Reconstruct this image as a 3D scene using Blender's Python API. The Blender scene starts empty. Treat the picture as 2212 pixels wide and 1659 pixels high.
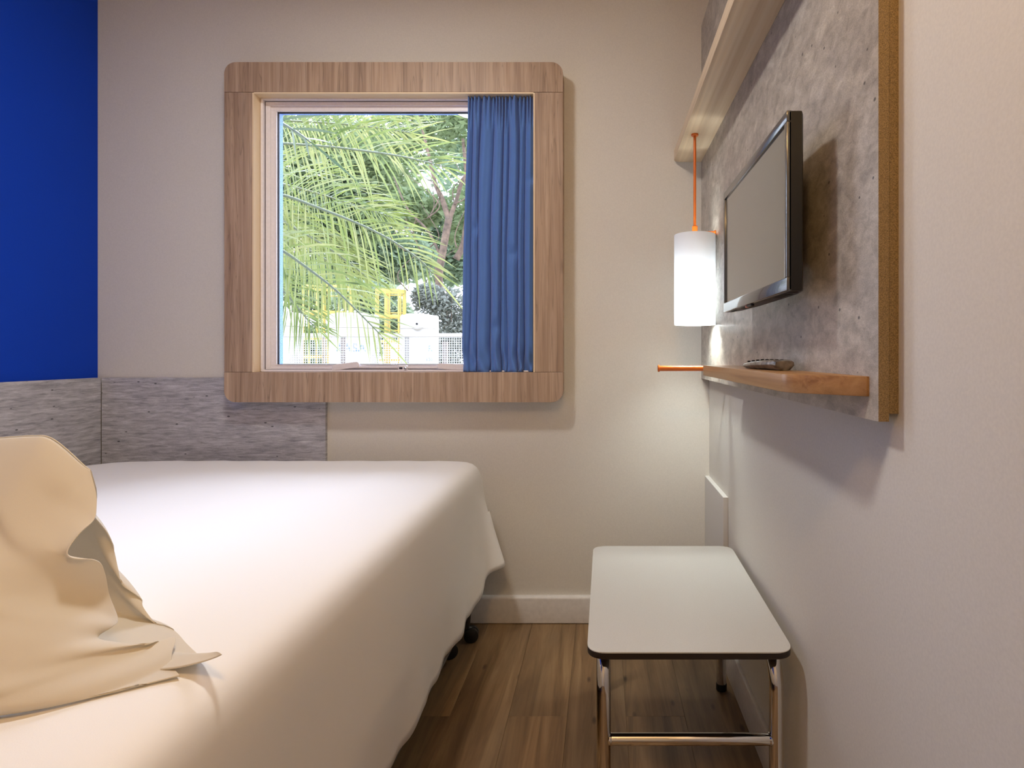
import bpy, bmesh, math, random
from mathutils import Vector, Matrix
R = math.radians
random.seed(7)
S = bpy.context.scene
C = S.collection

# ------------------------------------------------------------------ camera
F = 1250.0; VPX, VPY = 1300.0, 765.0; CH = 1.10           # focal (px), vanishing point, camera height
IW, IH = 2212.0, 1659.0
cam = bpy.data.cameras.new('camera'); camo = bpy.data.objects.new('camera', cam); C.objects.link(camo)
cam.sensor_width = 36; cam.lens = 36 * F / IW
cam.shift_x = -(VPX - IW/2) / IW; cam.shift_y = (VPY - IH/2) / IW
cam.clip_start = 0.02; cam.clip_end = 200
camo.location = (0, 0, CH); camo.rotation_euler = (R(90), 0, 0)
S.camera = camo

# ------------------------------------------------------------------ world, daylight, room lamps, exposure
S.view_settings.view_transform = 'Standard'; S.view_settings.look = 'None'
S.view_settings.gamma = 1.0; S.view_settings.use_curve_mapping = False
S.view_settings.exposure = 0.28
w = bpy.data.worlds.new('overcast_sky'); S.world = w; w.use_nodes = True
w.node_tree.nodes['Background'].inputs[0].default_value = (0.70, 0.755, 1.0, 1)
w.node_tree.nodes['Background'].inputs[1].default_value = 6.0
def lamp_data(name, kind, energy, color, **kw):
    l = bpy.data.lights.new(name, kind); l.energy = energy; l.color = color
    for k, v in kw.items(): setattr(l, k, v)
    return l
def light(name, data, loc, target=None):
    o = bpy.data.objects.new(name, data); C.objects.link(o); o.location = loc
    if target is not None:
        o.rotation_euler = (Vector(target) - Vector(loc)).to_track_quat('-Z', 'Y').to_euler()
    return o
# bright hazy sun, high outside the window
sun = light('sun', lamp_data('sun', 'SUN', 7.5, (0.70, 0.76, 1.0), angle=R(64)), (0, 0, 0))
sun.rotation_euler = Vector((0.32, -1.0, -0.66)).to_track_quat('-Z', 'Y').to_euler()
# ceiling lamps of the room (behind and above the camera)
light('ceiling_lamp', lamp_data('ceiling_lamp', 'AREA', 13, (0.99, 0.97, 0.95), shape='DISK', size=0.24), (-0.78, 1.22, 2.585), (-0.78, 1.22, 0))
light('entrance_lamp', lamp_data('entrance_lamp', 'POINT', 19, (1.0, 0.60, 0.24), shadow_soft_size=0.08), (-0.10, -0.02, 2.20))

# ------------------------------------------------------------------ helpers
def lin(c):
    return tuple((v/255/12.92 if v/255 <= 0.04045 else ((v/255+0.055)/1.055)**2.4) for v in c)
def at(px, py, d):
    return Vector(((px-VPX)*d/F, d, CH-(py-VPY)*d/F))

class MB:
    def __init__(s): s.bm = bmesh.new()
    def box(s, a, b, bev=0.0, seg=2):
        x0,y0,z0 = a; x1,y1,z1 = b
        vs = [s.bm.verts.new(p) for p in ((x0,y0,z0),(x1,y0,z0),(x1,y1,z0),(x0,y1,z0),(x0,y0,z1),(x1,y0,z1),(x1,y1,z1),(x0,y1,z1))]
        fs = [s.bm.faces.new([vs[i] for i in f]) for f in ((3,2,1,0),(4,5,6,7),(0,1,5,4),(1,2,6,5),(2,3,7,6),(3,0,4,7))]
        if bev > 0:
            es = list({e for f in fs for e in f.edges})
            bmesh.ops.bevel(s.bm, geom=es, offset=bev, segments=seg, affect='EDGES', profile=0.5)
        return s
    def prism(s, pts, axis, lo, hi, bev=0.0, seg=2):
        """pts: 2-D polygon; axis: extrusion axis; other two in order."""
        def mk(p, h):
            return {'x': (h,p[0],p[1]), 'y': (p[0],h,p[1]), 'z': (p[0],p[1],h)}[axis]
        a = [s.bm.verts.new(mk(p, lo)) for p in pts]; b = [s.bm.verts.new(mk(p, hi)) for p in pts]
        n = len(pts)
        f1 = s.bm.faces.new(a); f2 = s.bm.faces.new(b)
        for i in range(n): s.bm.faces.new((a[i], a[(i+1)%n], b[(i+1)%n], b[i]))
        if bev > 0:
            es = list({e for f in (f1, f2) for e in f.edges})
            bmesh.ops.bevel(s.bm, geom=es, offset=bev, segments=seg, affect='EDGES', profile=0.5)
        bmesh.ops.recalc_face_normals(s.bm, faces=s.bm.faces[:])
        return s
    def tube(s, pts, r, n=16, cap=True):
        pts = [Vector(p) for p in pts]; rings = []
        rr = r if hasattr(r, '__len__') else [r]*len(pts)
        t0 = (pts[1]-pts[0]).normalized()
        up = Vector((0,0,1)) if abs(t0.z) < 0.9 else Vector((1,0,0))
        nrm = (up - t0*up.dot(t0)).normalized()
        for i, p in enumerate(pts):
            t = (pts[min(i+1,len(pts)-1)] - pts[max(i-1,0)]).normalized()
            nrm = (nrm - t*nrm.dot(t)).normalized(); bn = t.cross(nrm)
            rings.append([s.bm.verts.new(p + (nrm*math.cos(2*math.pi*k/n) + bn*math.sin(2*math.pi*k/n))*rr[i]) for k in range(n)])
        for a, b in zip(rings, rings[1:]):
            for k in range(n): s.bm.faces.new((a[k], a[(k+1)%n], b[(k+1)%n], b[k]))
        if cap:
            s.bm.faces.new(rings[0][::-1]); s.bm.faces.new(rings[-1])
        return s
    def lathe(s, prof, c, n=32, axis='z', closed=False):
        """prof: (r, h) list."""
        c = Vector(c); rings = []
        for r, h in prof:
            ring = []
            for k in range(n):
                a = 2*math.pi*k/n; u, v = r*math.cos(a), r*math.sin(a)
                p = {'z': (u,v,h), 'y': (u,h,v), 'x': (h,u,v)}[axis]
                ring.append(s.bm.verts.new(c + Vector(p)))
            rings.append(ring)
        for a, b in zip(rings, rings[1:]):
            for k in range(n): s.bm.faces.new((a[k], a[(k+1)%n], b[(k+1)%n], b[k]))
        if prof[0][0] > 1e-6 and not closed: s.bm.faces.new(rings[0][::-1])
        if prof[-1][0] > 1e-6 and not closed: s.bm.faces.new(rings[-1])
        if closed:
            a, b = rings[-1], rings[0]
            for k in range(n): s.bm.faces.new((a[k], a[(k+1)%n], b[(k+1)%n], b[k]))
        bmesh.ops.remove_doubles(s.bm, verts=s.bm.verts[:], dist=1e-6)
        bmesh.ops.recalc_face_normals(s.bm, faces=s.bm.faces[:])
        return s
    def grid(s, rows):
        g = [[s.bm.verts.new(p) for p in r] for r in rows]
        for a, b in zip(g, g[1:]):
            for i in range(len(a)-1): s.bm.faces.new((a[i], a[i+1], b[i+1], b[i]))
        return s
    def build(s, name, mat, parent=None, smooth=False, loc=None):
        me = bpy.data.meshes.new(name)
        off = Vector((0,0,0)); p = parent
        while p is not None: off += p.location; p = p.parent
        if loc is not None: off = Vector(loc)
        bmesh.ops.translate(s.bm, verts=s.bm.verts[:], vec=-off)
        s.bm.to_mesh(me); s.bm.free()
        o = bpy.data.objects.new(name, me); C.objects.link(o)
        if loc is not None and parent is None: o.location = loc
        if mat: me.materials.append(mat)
        if parent is not None: o.parent = parent
        if smooth:
            for f in me.polygons: f.use_smooth = True
            if smooth != True:
                me.set_sharp_from_angle(angle=R(smooth))
        return o
def tag(o, label, cat, group=None):
    o['label'] = label; o['category'] = cat
    if group: o['group'] = group
    return o
def thing(name, label, cat, loc, group=None):
    o = bpy.data.objects.new(name, None); C.objects.link(o); o.location = loc; o.empty_display_size = 0.1
    return tag(o, label, cat, group)
def struct(o): o['kind'] = 'structure'; return o
def stuff(o): o['kind'] = 'stuff'; return o

# ------------------------------------------------------------------ materials
def mat(name):
    m = bpy.data.materials.new(name); m.use_nodes = True
    nt = m.node_tree; b = nt.nodes['Principled BSDF']
    return m, nt, b
def N(nt, kind, **kw):
    n = nt.nodes.new(kind)
    for k, v in kw.items():
        if k in n.inputs: n.inputs[k].default_value = v
        else: setattr(n, k, v)
    return n
def coords(nt, scale=(1,1,1), rand=False, rot=(0,0,0)):
    tc = N(nt, 'ShaderNodeTexCoord'); mp = N(nt, 'ShaderNodeMapping')
    mp.inputs['Scale'].default_value = scale; mp.inputs['Rotation'].default_value = rot
    nt.links.new(tc.outputs['Object'], mp.inputs['Vector'])
    if rand:
        oi = N(nt, 'ShaderNodeObjectInfo'); m = N(nt, 'ShaderNodeMath', operation='MULTIPLY'); m.inputs[1].default_value = 37.0
        nt.links.new(oi.outputs['Random'], m.inputs[0]); nt.links.new(m.outputs[0], mp.inputs['Location'])
    return mp.outputs['Vector']
def ramp(nt, fac, stops):
    r = N(nt, 'ShaderNodeValToRGB'); el = r.color_ramp.elements
    el[0].position, el[0].color = stops[0][0], (*lin(stops[0][1]), 1)
    el[1].position, el[1].color = stops[-1][0], (*lin(stops[-1][1]), 1)
    for p, c in stops[1:-1]:
        e = el.new(p); e.color = (*lin(c), 1)
    nt.links.new(fac, r.inputs[0]); return r.outputs[0]
def mix(nt, fac, a, b, mode='MIX'):
    m = N(nt, 'ShaderNodeMix', data_type='RGBA', blend_type=mode)
    for i, v in ((0, fac), (6, a), (7, b)):
        if hasattr(v, 'is_linked') or hasattr(v, 'links'): nt.links.new(v, m.inputs[i])
        else: m.inputs[i].default_value = v if i == 0 else (*v, 1)
    return m.outputs[2]
def bump(nt, b, h, strength, dist=0.002):
    n = N(nt, 'ShaderNodeBump'); n.inputs['Strength'].default_value = strength; n.inputs['Distance'].default_value = dist
    nt.links.new(h, n.inputs['Height']); nt.links.new(n.outputs[0], b.inputs['Normal'])
def plain(name, c, rough=0.5, metal=0.0, noise=0.0, nscale=40, bumpk=0.0, spec=0.5, coat=0.0):
    m, nt, b = mat(name)
    b.inputs['Roughness'].default_value = rough; b.inputs['Metallic'].default_value = metal
    b.inputs['Specular IOR Level'].default_value = spec; b.inputs['Coat Weight'].default_value = coat
    if noise or bumpk:
        nz = N(nt, 'ShaderNodeTexNoise', Scale=nscale, Detail=5.0); nt.links.new(coords(nt), nz.inputs['Vector'])
        lo = tuple(max(0, v*(1-noise)) for v in c); hi = tuple(min(255, v*(1+noise*0.6)) for v in c)
        nt.links.new(ramp(nt, nz.outputs['Fac'], [(0.3, lo), (0.7, hi)]), b.inputs['Base Color'])
        if bumpk: bump(nt, b, nz.outputs['Fac'], bumpk)
    else: b.inputs['Base Color'].default_value = (*lin(c), 1)
    return m
def wood(name, grain, dark, mid, light_, rough=0.5, rand=True, along=2.0, across=38.0, fig=True):
    """grain: axis letter the grain runs along."""
    m, nt, b = mat(name)
    sc = {'x': (along, across, across), 'y': (across, along, across), 'z': (across, across, along)}[grain]
    v = coords(nt, sc, rand)
    n1 = N(nt, 'ShaderNodeTexNoise', Scale=1.0, Detail=6.0, Roughness=0.62, Distortion=0.7); nt.links.new(v, n1.inputs['Vector'])
    sc2 = tuple(k*0.22 for k in sc); v2 = coords(nt, sc2, rand)
    n2 = N(nt, 'ShaderNodeTexNoise', Scale=1.0, Detail=3.0, Distortion=1.6); nt.links.new(v2, n2.inputs['Vector'])
    col = ramp(nt, n1.outputs['Fac'], [(0.30, dark), (0.47, mid), (0.70, light_)])
    # cathedral figure: contour lines of the slow noise
    mm = N(nt, 'ShaderNodeMath', operation='MULTIPLY'); mm.inputs[1].default_value = 16.0; nt.links.new(n2.outputs['Fac'], mm.inputs[0])
    fr = N(nt, 'ShaderNodeMath', operation='FRACT'); nt.links.new(mm.outputs[0], fr.inputs[0])
    line = ramp(nt, fr.outputs[0], [(0.0, (150,150,150)), (0.10, (255,255,255)), (0.8, (255,255,255)), (1.0, (205,205,205))])
    if fig: col = mix(nt, 0.55, col, line, 'MULTIPLY')
    tone = ramp(nt, n2.outputs['Fac'], [(0.25, (205,200,200)), (0.75, (255,255,255))])
    col = mix(nt, 0.8, col, tone, 'MULTIPLY')
    nt.links.new(col, b.inputs['Base Color']); b.inputs['Roughness'].default_value = rough
    bump(nt, b, n1.outputs['Fac'], 0.12, 0.001)
    return m
def concrete(name, flow, dark, mid, light_, rough=0.45):
    """flow: mapping scale, small along the streaks."""
    m, nt, b = mat(name)
    v = coords(nt, flow)
    n1 = N(nt, 'ShaderNodeTexNoise', Scale=3.2, Detail=9.0, Roughness=0.66, Distortion=0.5); nt.links.new(v, n1.inputs['Vector'])
    n2 = N(nt, 'ShaderNodeTexNoise', Scale=1.0, Detail=4.0, Distortion=0.8); nt.links.new(v, n2.inputs['Vector'])
    n3 = N(nt, 'ShaderNodeTexNoise', Scale=60.0, Detail=2.0); nt.links.new(v, n3.inputs['Vector'])
    col = ramp(nt, n1.outputs['Fac'], [(0.28, dark), (0.5, mid), (0.72, light_)])
    col = mix(nt, 0.6, col, ramp(nt, n2.outputs['Fac'], [(0.3, (195,195,198)), (0.7, (255,255,255))]), 'MULTIPLY')
    col = mix(nt, 0.35, col, ramp(nt, n3.outputs['Fac'], [(0.35, (150,150,150)), (0.65, (255,255,255))]), 'MULTIPLY')
    vo = N(nt, 'ShaderNodeTexVoronoi', Scale=26.0); nt.links.new(coords(nt, tuple(0.4+0.6*f/max(flow) for f in flow)), vo.inputs['Vector'])
    pit = ramp(nt, vo.outputs['Distance'], [(0.0, (40,40,44)), (0.055, (60,60,64)), (0.085, (255,255,255))])
    col = mix(nt, 0.8, col, pit, 'MULTIPLY')
    nt.links.new(col, b.inputs['Base Color']); b.inputs['Roughness'].default_value = rough
    bump(nt, b, n1.outputs['Fac'], 0.10, 0.001)
    return m
def fabric(name, c, rough=0.9, weave=900, k=0.15, sheen=0.2, trans=0.0):
    m, nt, b = mat(name)
    b.inputs['Base Color'].default_value = (*lin(c), 1); b.inputs['Roughness'].default_value = rough
    b.inputs['Specular IOR Level'].default_value = 0.2; b.inputs['Sheen Weight'].default_value = sheen
    nz = N(nt, 'ShaderNodeTexNoise', Scale=weave, Detail=2.0); nt.links.new(coords(nt), nz.inputs['Vector'])
    bump(nt, b, nz.outputs['Fac'], k, 0.0006)
    if trans:
        t = N(nt, 'ShaderNodeBsdfTranslucent'); t.inputs[0].default_value = (*lin(c), 1)
        ms = N(nt, 'ShaderNodeMixShader'); ms.inputs[0].default_value = trans
        out = nt.nodes['Material Output']
        nt.links.new(b.outputs[0], ms.inputs[1]); nt.links.new(t.outputs[0], ms.inputs[2]); nt.links.new(ms.outputs[0], out.inputs[0])
    return m
def leafmat(name, stops, trans=0.45, rough=0.45):
    m, nt, b = mat(name)
    oi = N(nt, 'ShaderNodeObjectInfo'); nz = N(nt, 'ShaderNodeTexNoise', Scale=7.0, Detail=2.0); nt.links.new(coords(nt), nz.inputs['Vector'])
    a = N(nt, 'ShaderNodeMath', operation='MULTIPLY'); a.inputs[1].default_value = 0.45; nt.links.new(oi.outputs['Random'], a.inputs[0])
    s = N(nt, 'ShaderNodeMath', operation='MULTIPLY_ADD'); s.inputs[1].default_value = 0.8; nt.links.new(nz.outputs['Fac'], s.inputs[0]); nt.links.new(a.outputs[0], s.inputs[2])
    col = ramp(nt, s.outputs[0], stops)
    nt.links.new(col, b.inputs['Base Color']); b.inputs['Roughness'].default_value = rough
    t = N(nt, 'ShaderNodeBsdfTranslucent'); nt.links.new(col, t.inputs[0])
    ms = N(nt, 'ShaderNodeMixShader'); ms.inputs[0].default_value = trans
    nt.links.new(b.outputs[0], ms.inputs[1]); nt.links.new(t.outputs[0], ms.inputs[2]); nt.links.new(ms.outputs[0], nt.nodes['Material Output'].inputs[0])
    return m

M = {}
M['wall'] = plain('white_plaster', (221,217,208), 0.75, noise=0.02, nscale=220, bumpk=0.06, spec=0.3)
M['wall_blue'] = plain('blue_paint', (0,62,190), 0.7, noise=0.02, nscale=220, bumpk=0.06, spec=0.25)
M['ceil'] = plain('ceiling_paint', (226,222,214), 0.8)
M['skirt'] = plain('skirting_white', (214,208,202), 0.4, noise=0.03, nscale=60)
M['surround'] = wood('surround_walnut', 'z', (160,132,108), (186,158,132), (206,180,154), 0.5, across=60)
M['lining'] = plain('cream_lining', (232,208,172), 0.5)
M['alu'] = plain('white_aluminium', (238,232,234), 0.35, noise=0.02, nscale=120, spec=0.5)
M['gapgrey'] = plain('grey_joint', (120,112,114), 0.6)
M['gasket'] = plain('black_gasket', (14,14,26), 0.6)
M['stucco_blue'] = plain('blue_stucco', (128,160,230), 0.9, noise=0.25, nscale=260, bumpk=0.5)
M['stucco'] = plain('outer_stucco', (150,165,200), 0.9, noise=0.1, nscale=200, bumpk=0.4)
M['curtain'] = fabric('blue_curtain_cloth', (92,130,196), 0.85, 1400, 0.1, 0.25, 0.10)
M['hb'] = concrete('grey_concrete_laminate', (5.0, 5.0, 40.0), (150,149,155), (204,203,209), (238,238,242))
M['tvp'] = concrete('warm_concrete_laminate', (7.0, 7.0, 12.0), (156,147,136), (196,187,174), (226,218,206), 0.4)
M['chip'] = plain('chipboard_edge', (146,124,88), 0.9, noise=0.28, nscale=700, bumpk=0.2)
M['oak'] = wood('light_oak', 'y', (222,196,160), (236,214,180), (244,226,198), 0.45, along=1.2, across=46, fig=False)
M['shelf'] = wood('mid_oak', 'y', (150,108,64), (180,138,88), (196,156,106), 0.35, along=1.2, across=60, fig=False)
M['orange'] = plain('orange_enamel', (222,112,30), 0.35, coat=0.3)
M['sheet'] = fabric('white_cotton', (238,236,232), 0.9, 700, 0.12, 0.15)
M['pillow'] = fabric('white_pillow_cotton', (236,228,212), 0.9, 700, 0.12, 0.15, 0.34)
M['base'] = fabric('charcoal_weave', (70,66,66), 0.95, 260, 0.8, 0.2)
M['matt'] = fabric('mattress_ticking', (225,224,222), 0.9)
M['black'] = plain('black_plastic', (16,16,17), 0.45)
M['lam'] = plain('white_laminate', (205,205,200), 0.42, noise=0.02, nscale=300)
M['lamedge'] = plain('dark_brown_edge', (40,30,24), 0.5)
M['chrome'] = plain('chrome', (222,220,216), 0.07, metal=1.0)
M['rubber'] = plain('black_rubber', (12,12,12), 0.7)
M['tv'] = plain('tv_black', (11,11,12), 0.45)
M['tvf'] = plain('tv_bezel_gloss', (66,70,75), 0.22, spec=0.9, coat=0.4)
M['screen'] = plain('tv_screen', (88,94,92), 0.2, spec=1.0, coat=1.0)  # grey base colour stands in for the room wall reflected in the screen
M['vent'] = plain('vent_black', (6,6,6), 0.8)
M['red'] = plain('sensor_red', (205,110,95), 0.3)
M['plaster_white'] = plain('white_board', (216,214,210), 0.4)
M['remote'] = plain('grey_remote', (118,112,104), 0.3, noise=0.5, nscale=60)
M['tank'] = plain('white_tank', (176,171,158), 0.5, noise=0.03, nscale=8)
M['tankprint'] = plain('pale_blue_print', (112,136,156), 0.5)
M['yellow'] = plain('yellow_paint', (186,160,76), 0.5)
M['fence'] = plain('white_fence', (182,174,162), 0.6)
M['post'] = plain('concrete_post', (172,156,142), 0.8, noise=0.06, nscale=20)
M['wire'] = plain('white_wire', (190,190,180), 0.6)
M['ground'] = plain('ground', (170,160,140), 0.95, noise=0.2, nscale=3)
M['bark'] = plain('grey_brown_bark', (98,82,66), 0.9, noise=0.3, nscale=12, bumpk=0.5)
M['palm'] = leafmat('palm_leaflet', [(0.25, (104,122,58)), (0.55, (132,144,74)), (0.95, (160,160,98))], 0.5, 0.35)
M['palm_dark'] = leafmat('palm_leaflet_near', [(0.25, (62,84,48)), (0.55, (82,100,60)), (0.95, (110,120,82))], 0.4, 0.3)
M['rachis'] = plain('palm_midrib', (120,124,84), 0.4)
M['leafA'] = leafmat('tree_leaf_fresh', [(0.3, (108,126,82)), (0.6, (130,146,102)), (0.95, (152,164,124))], 0.5, 0.6)
M['leafB'] = leafmat('tree_leaf_cool', [(0.3, (120,142,112)), (0.6, (146,164,132)), (0.95, (170,182,152))], 0.5, 0.6)
M['leafC'] = leafmat('shrub_leaf', [(0.3, (112,118,104)), (0.6, (134,138,124)), (0.95, (156,160,146))], 0.4, 0.7)
# floor plank
def plankmat():
    m, nt, b = mat('walnut_vinyl_plank')
    v = coords(nt, (26, 1.6, 26), True)
    n1 = N(nt, 'ShaderNodeTexNoise', Scale=1.0, Detail=7.0, Roughness=0.65, Distortion=0.8); nt.links.new(v, n1.inputs['Vector'])
    col = ramp(nt, n1.outputs['Fac'], [(0.28, (104,80,50)), (0.48, (144,114,78)), (0.72, (174,146,108))])
    v3 = coords(nt, (5, 1.3, 5), True); n3 = N(nt, 'ShaderNodeTexNoise', Scale=1.0, Detail=3.0); nt.links.new(v3, n3.inputs['Vector'])
    col = mix(nt, 0.8, col, ramp(nt, n3.outputs['Fac'], [(0.3, (150,146,140)), (0.7, (255,250,245))]), 'MULTIPLY')
    v2 = coords(nt, (13, 5.0, 13), True); vo = N(nt, 'ShaderNodeTexVoronoi', Scale=1.0); nt.links.new(v2, vo.inputs['Vector'])
    col = mix(nt, 0.75, col, ramp(nt, vo.outputs['Distance'], [(0.0, (60,44,32)), (0.05, (130,112,94)), (0.12, (255,255,255))]), 'MULTIPLY')
    oi = N(nt, 'ShaderNodeObjectInfo')
    col = mix(nt, 1.0, col, ramp(nt, oi.outputs['Random'], [(0.0, (232,228,224)), (1.0, (255,253,250))]), 'MULTIPLY')
    nt.links.new(col, b.inputs['Base Color']); b.inputs['Roughness'].default_value = 0.42
    bump(nt, b, n1.outputs['Fac'], 0.1, 0.001)
    return m
M['plank'] = plankmat()
# window glass: clear thin pane with a fresnel sheen
def glassmat():
    m, nt, b = mat('window_glass')
    tr = N(nt, 'ShaderNodeBsdfTransparent'); tr.inputs[0].default_value = (0.97, 0.985, 0.98, 1)
    gl = N(nt, 'ShaderNodeBsdfGlossy'); gl.inputs['Roughness'].default_value = 0.02
    fr = N(nt, 'ShaderNodeFresnel'); fr.inputs[0].default_value = 1.3
    ms = N(nt, 'ShaderNodeMixShader'); nt.links.new(fr.outputs[0], ms.inputs[0])
    nt.links.new(tr.outputs[0], ms.inputs[1]); nt.links.new(gl.outputs[0], ms.inputs[2])
    nt.links.new(ms.outputs[0], nt.nodes['Material Output'].inputs[0])
    return m
M['glass'] = glassmat()
def shademat():
    m, nt, b = mat('white_lamp_shade')
    d = N(nt, 'ShaderNodeBsdfDiffuse'); d.inputs[0].default_value = (0.86, 0.87, 0.89, 1)
    t = N(nt, 'ShaderNodeBsdfTranslucent'); t.inputs[0].default_value = (0.90, 0.93, 0.97, 1)
    ms = N(nt, 'ShaderNodeMixShader'); ms.inputs[0].default_value = 0.20
    nt.links.new(d.outputs[0], ms.inputs[1]); nt.links.new(t.outputs[0], ms.inputs[2])
    nt.links.new(ms.outputs[0], nt.nodes['Material Output'].inputs[0])
    return m
M['shade'] = shademat()
def emat(name, c, s):
    m, nt, b = mat(name)
    b.inputs['Base Color'].default_value = (1,1,1,1); b.inputs['Emission Color'].default_value = (*c, 1); b.inputs['Emission Strength'].default_value = s
    return m
M['bulb'] = emat('bulb_glow', (1.0, 0.97, 0.92), 12.0)

# ------------------------------------------------------------------ room dimensions
XL, XR = -2.073, 0.442       # left / right wall
YB, YF = 2.38, -1.35         # window wall / wall behind the camera
ZC = 2.60
OX0, OX1, OZ0, OZ1 = -1.3837, -0.2723, 1.0282, 2.1396      # opening of the window surround

# floor with planks
fl = struct(MB().box((XL-0.1, YF-0.1, -0.12), (XR+0.1, YB+0.08, -0.006)).build('floor', plain('floor_screed', (40,28,18), 0.9)))
PW = 0.1785; x = -0.105 - 11*PW; col = 0
joints = {0: 1.758, 1: 1.12, 2: 0.55}
rowoff = {}
k0 = 0
x0 = -0.105 - 12*PW
i = 0
while x0 < XR:
    a, b = max(x0, XL), min(x0+PW, XR)
    k = round((x0 + 0.105)/PW)
    jy = {1: 1.758-0.46, 0: 1.758-0.62, -1: 1.758, -2: 1.758-0.55, -3: 1.758}.get(k, 1.758 - 0.31*(k % 4))
    if k == 1: jy = 1.758
    if k == 2: jy = 1.1
    ys = [YF]; y = jy - 1.22*4
    while y < YB:
        if y > YF + 0.02: ys.append(y)
        y += 1.22
    ys.append(YB)
    if b - a > 0.01:
        for y0, y1 in zip(ys, ys[1:]):
            MB().box((a+0.0002, y0+0.0002, -0.006), (b-0.0002, y1-0.0002, 0.0), 0.0004, 1).build('plank', M['plank'], fl)
    x0 += PW

struct(MB().box((XL-0.1, YF-0.1, ZC), (XR+0.1, YB+0.07, ZC+0.1)).build('ceiling', M['ceil']))
struct(MB().box((XL-0.1, YF-0.1, -0.12), (XL, YB+0.07, ZC)).build('wall_left', M['wall_blue']))
struct(MB().box((XR, YF-0.1, -0.12), (XR+0.1, YB+0.07, ZC)).build('wall_right', M['wall']))
struct(MB().box((XL-0.1, YF-0.1, -0.12), (XR+0.1, YF, ZC)).build('wall_front', M['wall']))
wb = MB()
WY1 = 2.45
wb.box((XL, YB, -0.12), (OX0, WY1, ZC)); wb.box((OX1, YB, -0.12), (XR, WY1, ZC))
wb.box((OX0, YB, -0.12), (OX1, WY1, OZ0)); wb.box((OX0, YB, OZ1), (OX1, WY1, ZC))
wbo = struct(wb.build('wall_back', M['wall']))
# outer blue stucco reveal round the window opening
ex = MB()
ex.box((OX0, 2.389, OZ0), (-1.350, WY1, OZ1)); ex.box((-0.30, 2.389, OZ0), (OX1, WY1, OZ1))
ex.box((-1.350, 2.389, OZ0), (-0.30, WY1, 1.040)); ex.box((-1.350, 2.389, 2.112), (-0.30, WY1, OZ1))
ex.build('outer_reveal', M['stucco_blue'], wbo)['label'] = 'rough blue stucco reveal outside the glass'
ff = MB().box((XL-2.5, WY1, -0.1), (OX0, WY1+0.02, 4.2)).box((OX1, WY1, -0.1), (XR+2.5, WY1+0.02, 4.2)).box((OX0, WY1, -0.1), (OX1, WY1+0.02, OZ0-0.004)).box((OX0, WY1, OZ1), (OX1, WY1+0.02, 4.2))
ff.build('facade_render', M['stucco'], wbo)

# skirting boards: body and rounded white top bead
def skirt(name, a, b, axis):
    o = struct(MB().box(a, b, 0.002, 1).build(name, M['skirt']))
    return o
sb = MB().prism([(YB, 0.0), (2.362, 0.0), (2.358, 0.004), (2.358, 0.100), (2.361, 0.107), (2.366, 0.110), (YB, 0.110)], 'x', XL, XR-0.012)
struct(sb.build('baseboard_back', M['skirt'], smooth=40))
sr = MB().prism([(XR, 0.0), (XR-0.013, 0.0), (XR-0.014, 0.003), (XR-0.014, 0.101), (XR-0.011, 0.108), (XR-0.007, 0.110), (XR, 0.110)], 'y', YF, 2.358)
struct(sr.build('baseboard_right', M['skirt'], smooth=40))

# ------------------------------------------------------------------ window
win = bpy.data.objects.new('window_1', None); C.objects.link(win); win.location = (-0.828, 2.37, OZ0); win['kind'] = 'structure'
win['label'] = 'square white aluminium window with palm fronds outside'
def ring(name, x0, x1, z0, z1, wl, wr, wbm, wt, y0, y1, m, parent, bev=0.0015):
    o = []
    for nm, a, b in (('top', (x0, y0, z1-wt), (x1, y1, z1)), ('bottom', (x0, y0, z0), (x1, y1, z0+wbm)),
                     ('left', (x0, y0, z0+wbm), (x0+wl, y1, z1-wt)), ('right', (x1-wr, y0, z0+wbm), (x1, y1, z1-wt))):
        o.append(MB().box(a, b, bev, 1).build(name, m, parent))
    return o
ring('window_frame_bar', OX0+0.001, OX1-0.001, OZ0+0.001, OZ1-0.001, 0.010, 0.010, 0.008, 0.008, 2.3430, 2.388, M['alu'], win)
ring('frame_gap', OX0+0.0108, OX1-0.0108, OZ0+0.0088, OZ1-0.0088, 0.003, 0.003, 0.002, 0.003, 2.3565, 2.388, M['gapgrey'], win, 0)
ring('window_frame_bar', OX0+0.0125, OX1-0.011, OZ0+0.009, OZ1-0.009, 0.019, 0.019, 0.008, 0.017, 2.3585, 2.388, M['alu'], win)
sash = ring('sash_bar', OX0+0.0235, OX1-0.0235, OZ0+0.013, OZ1-0.022, 0.0265, 0.0265, 0.013, 0.022, 2.367, 2.387, M['alu'], win)
ring('sash_bead', -1.3345, -0.3215, 1.0535, 2.0965, 0.0045, 0.0045, 0.004, 0.004, 2.3645, 2.375, M['alu'], win, 0.001)
ring('gasket', -1.332, -0.324, 1.0555, 2.0955, 0.005, 0.005, 0.004, 0.006, 2.376, 2.384, M['gasket'], win, 0)
MB().box((-1.334, 2.3785, 1.0525), (-0.322, 2.3815, 2.098)).build('pane', M['glass'], win)
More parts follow.
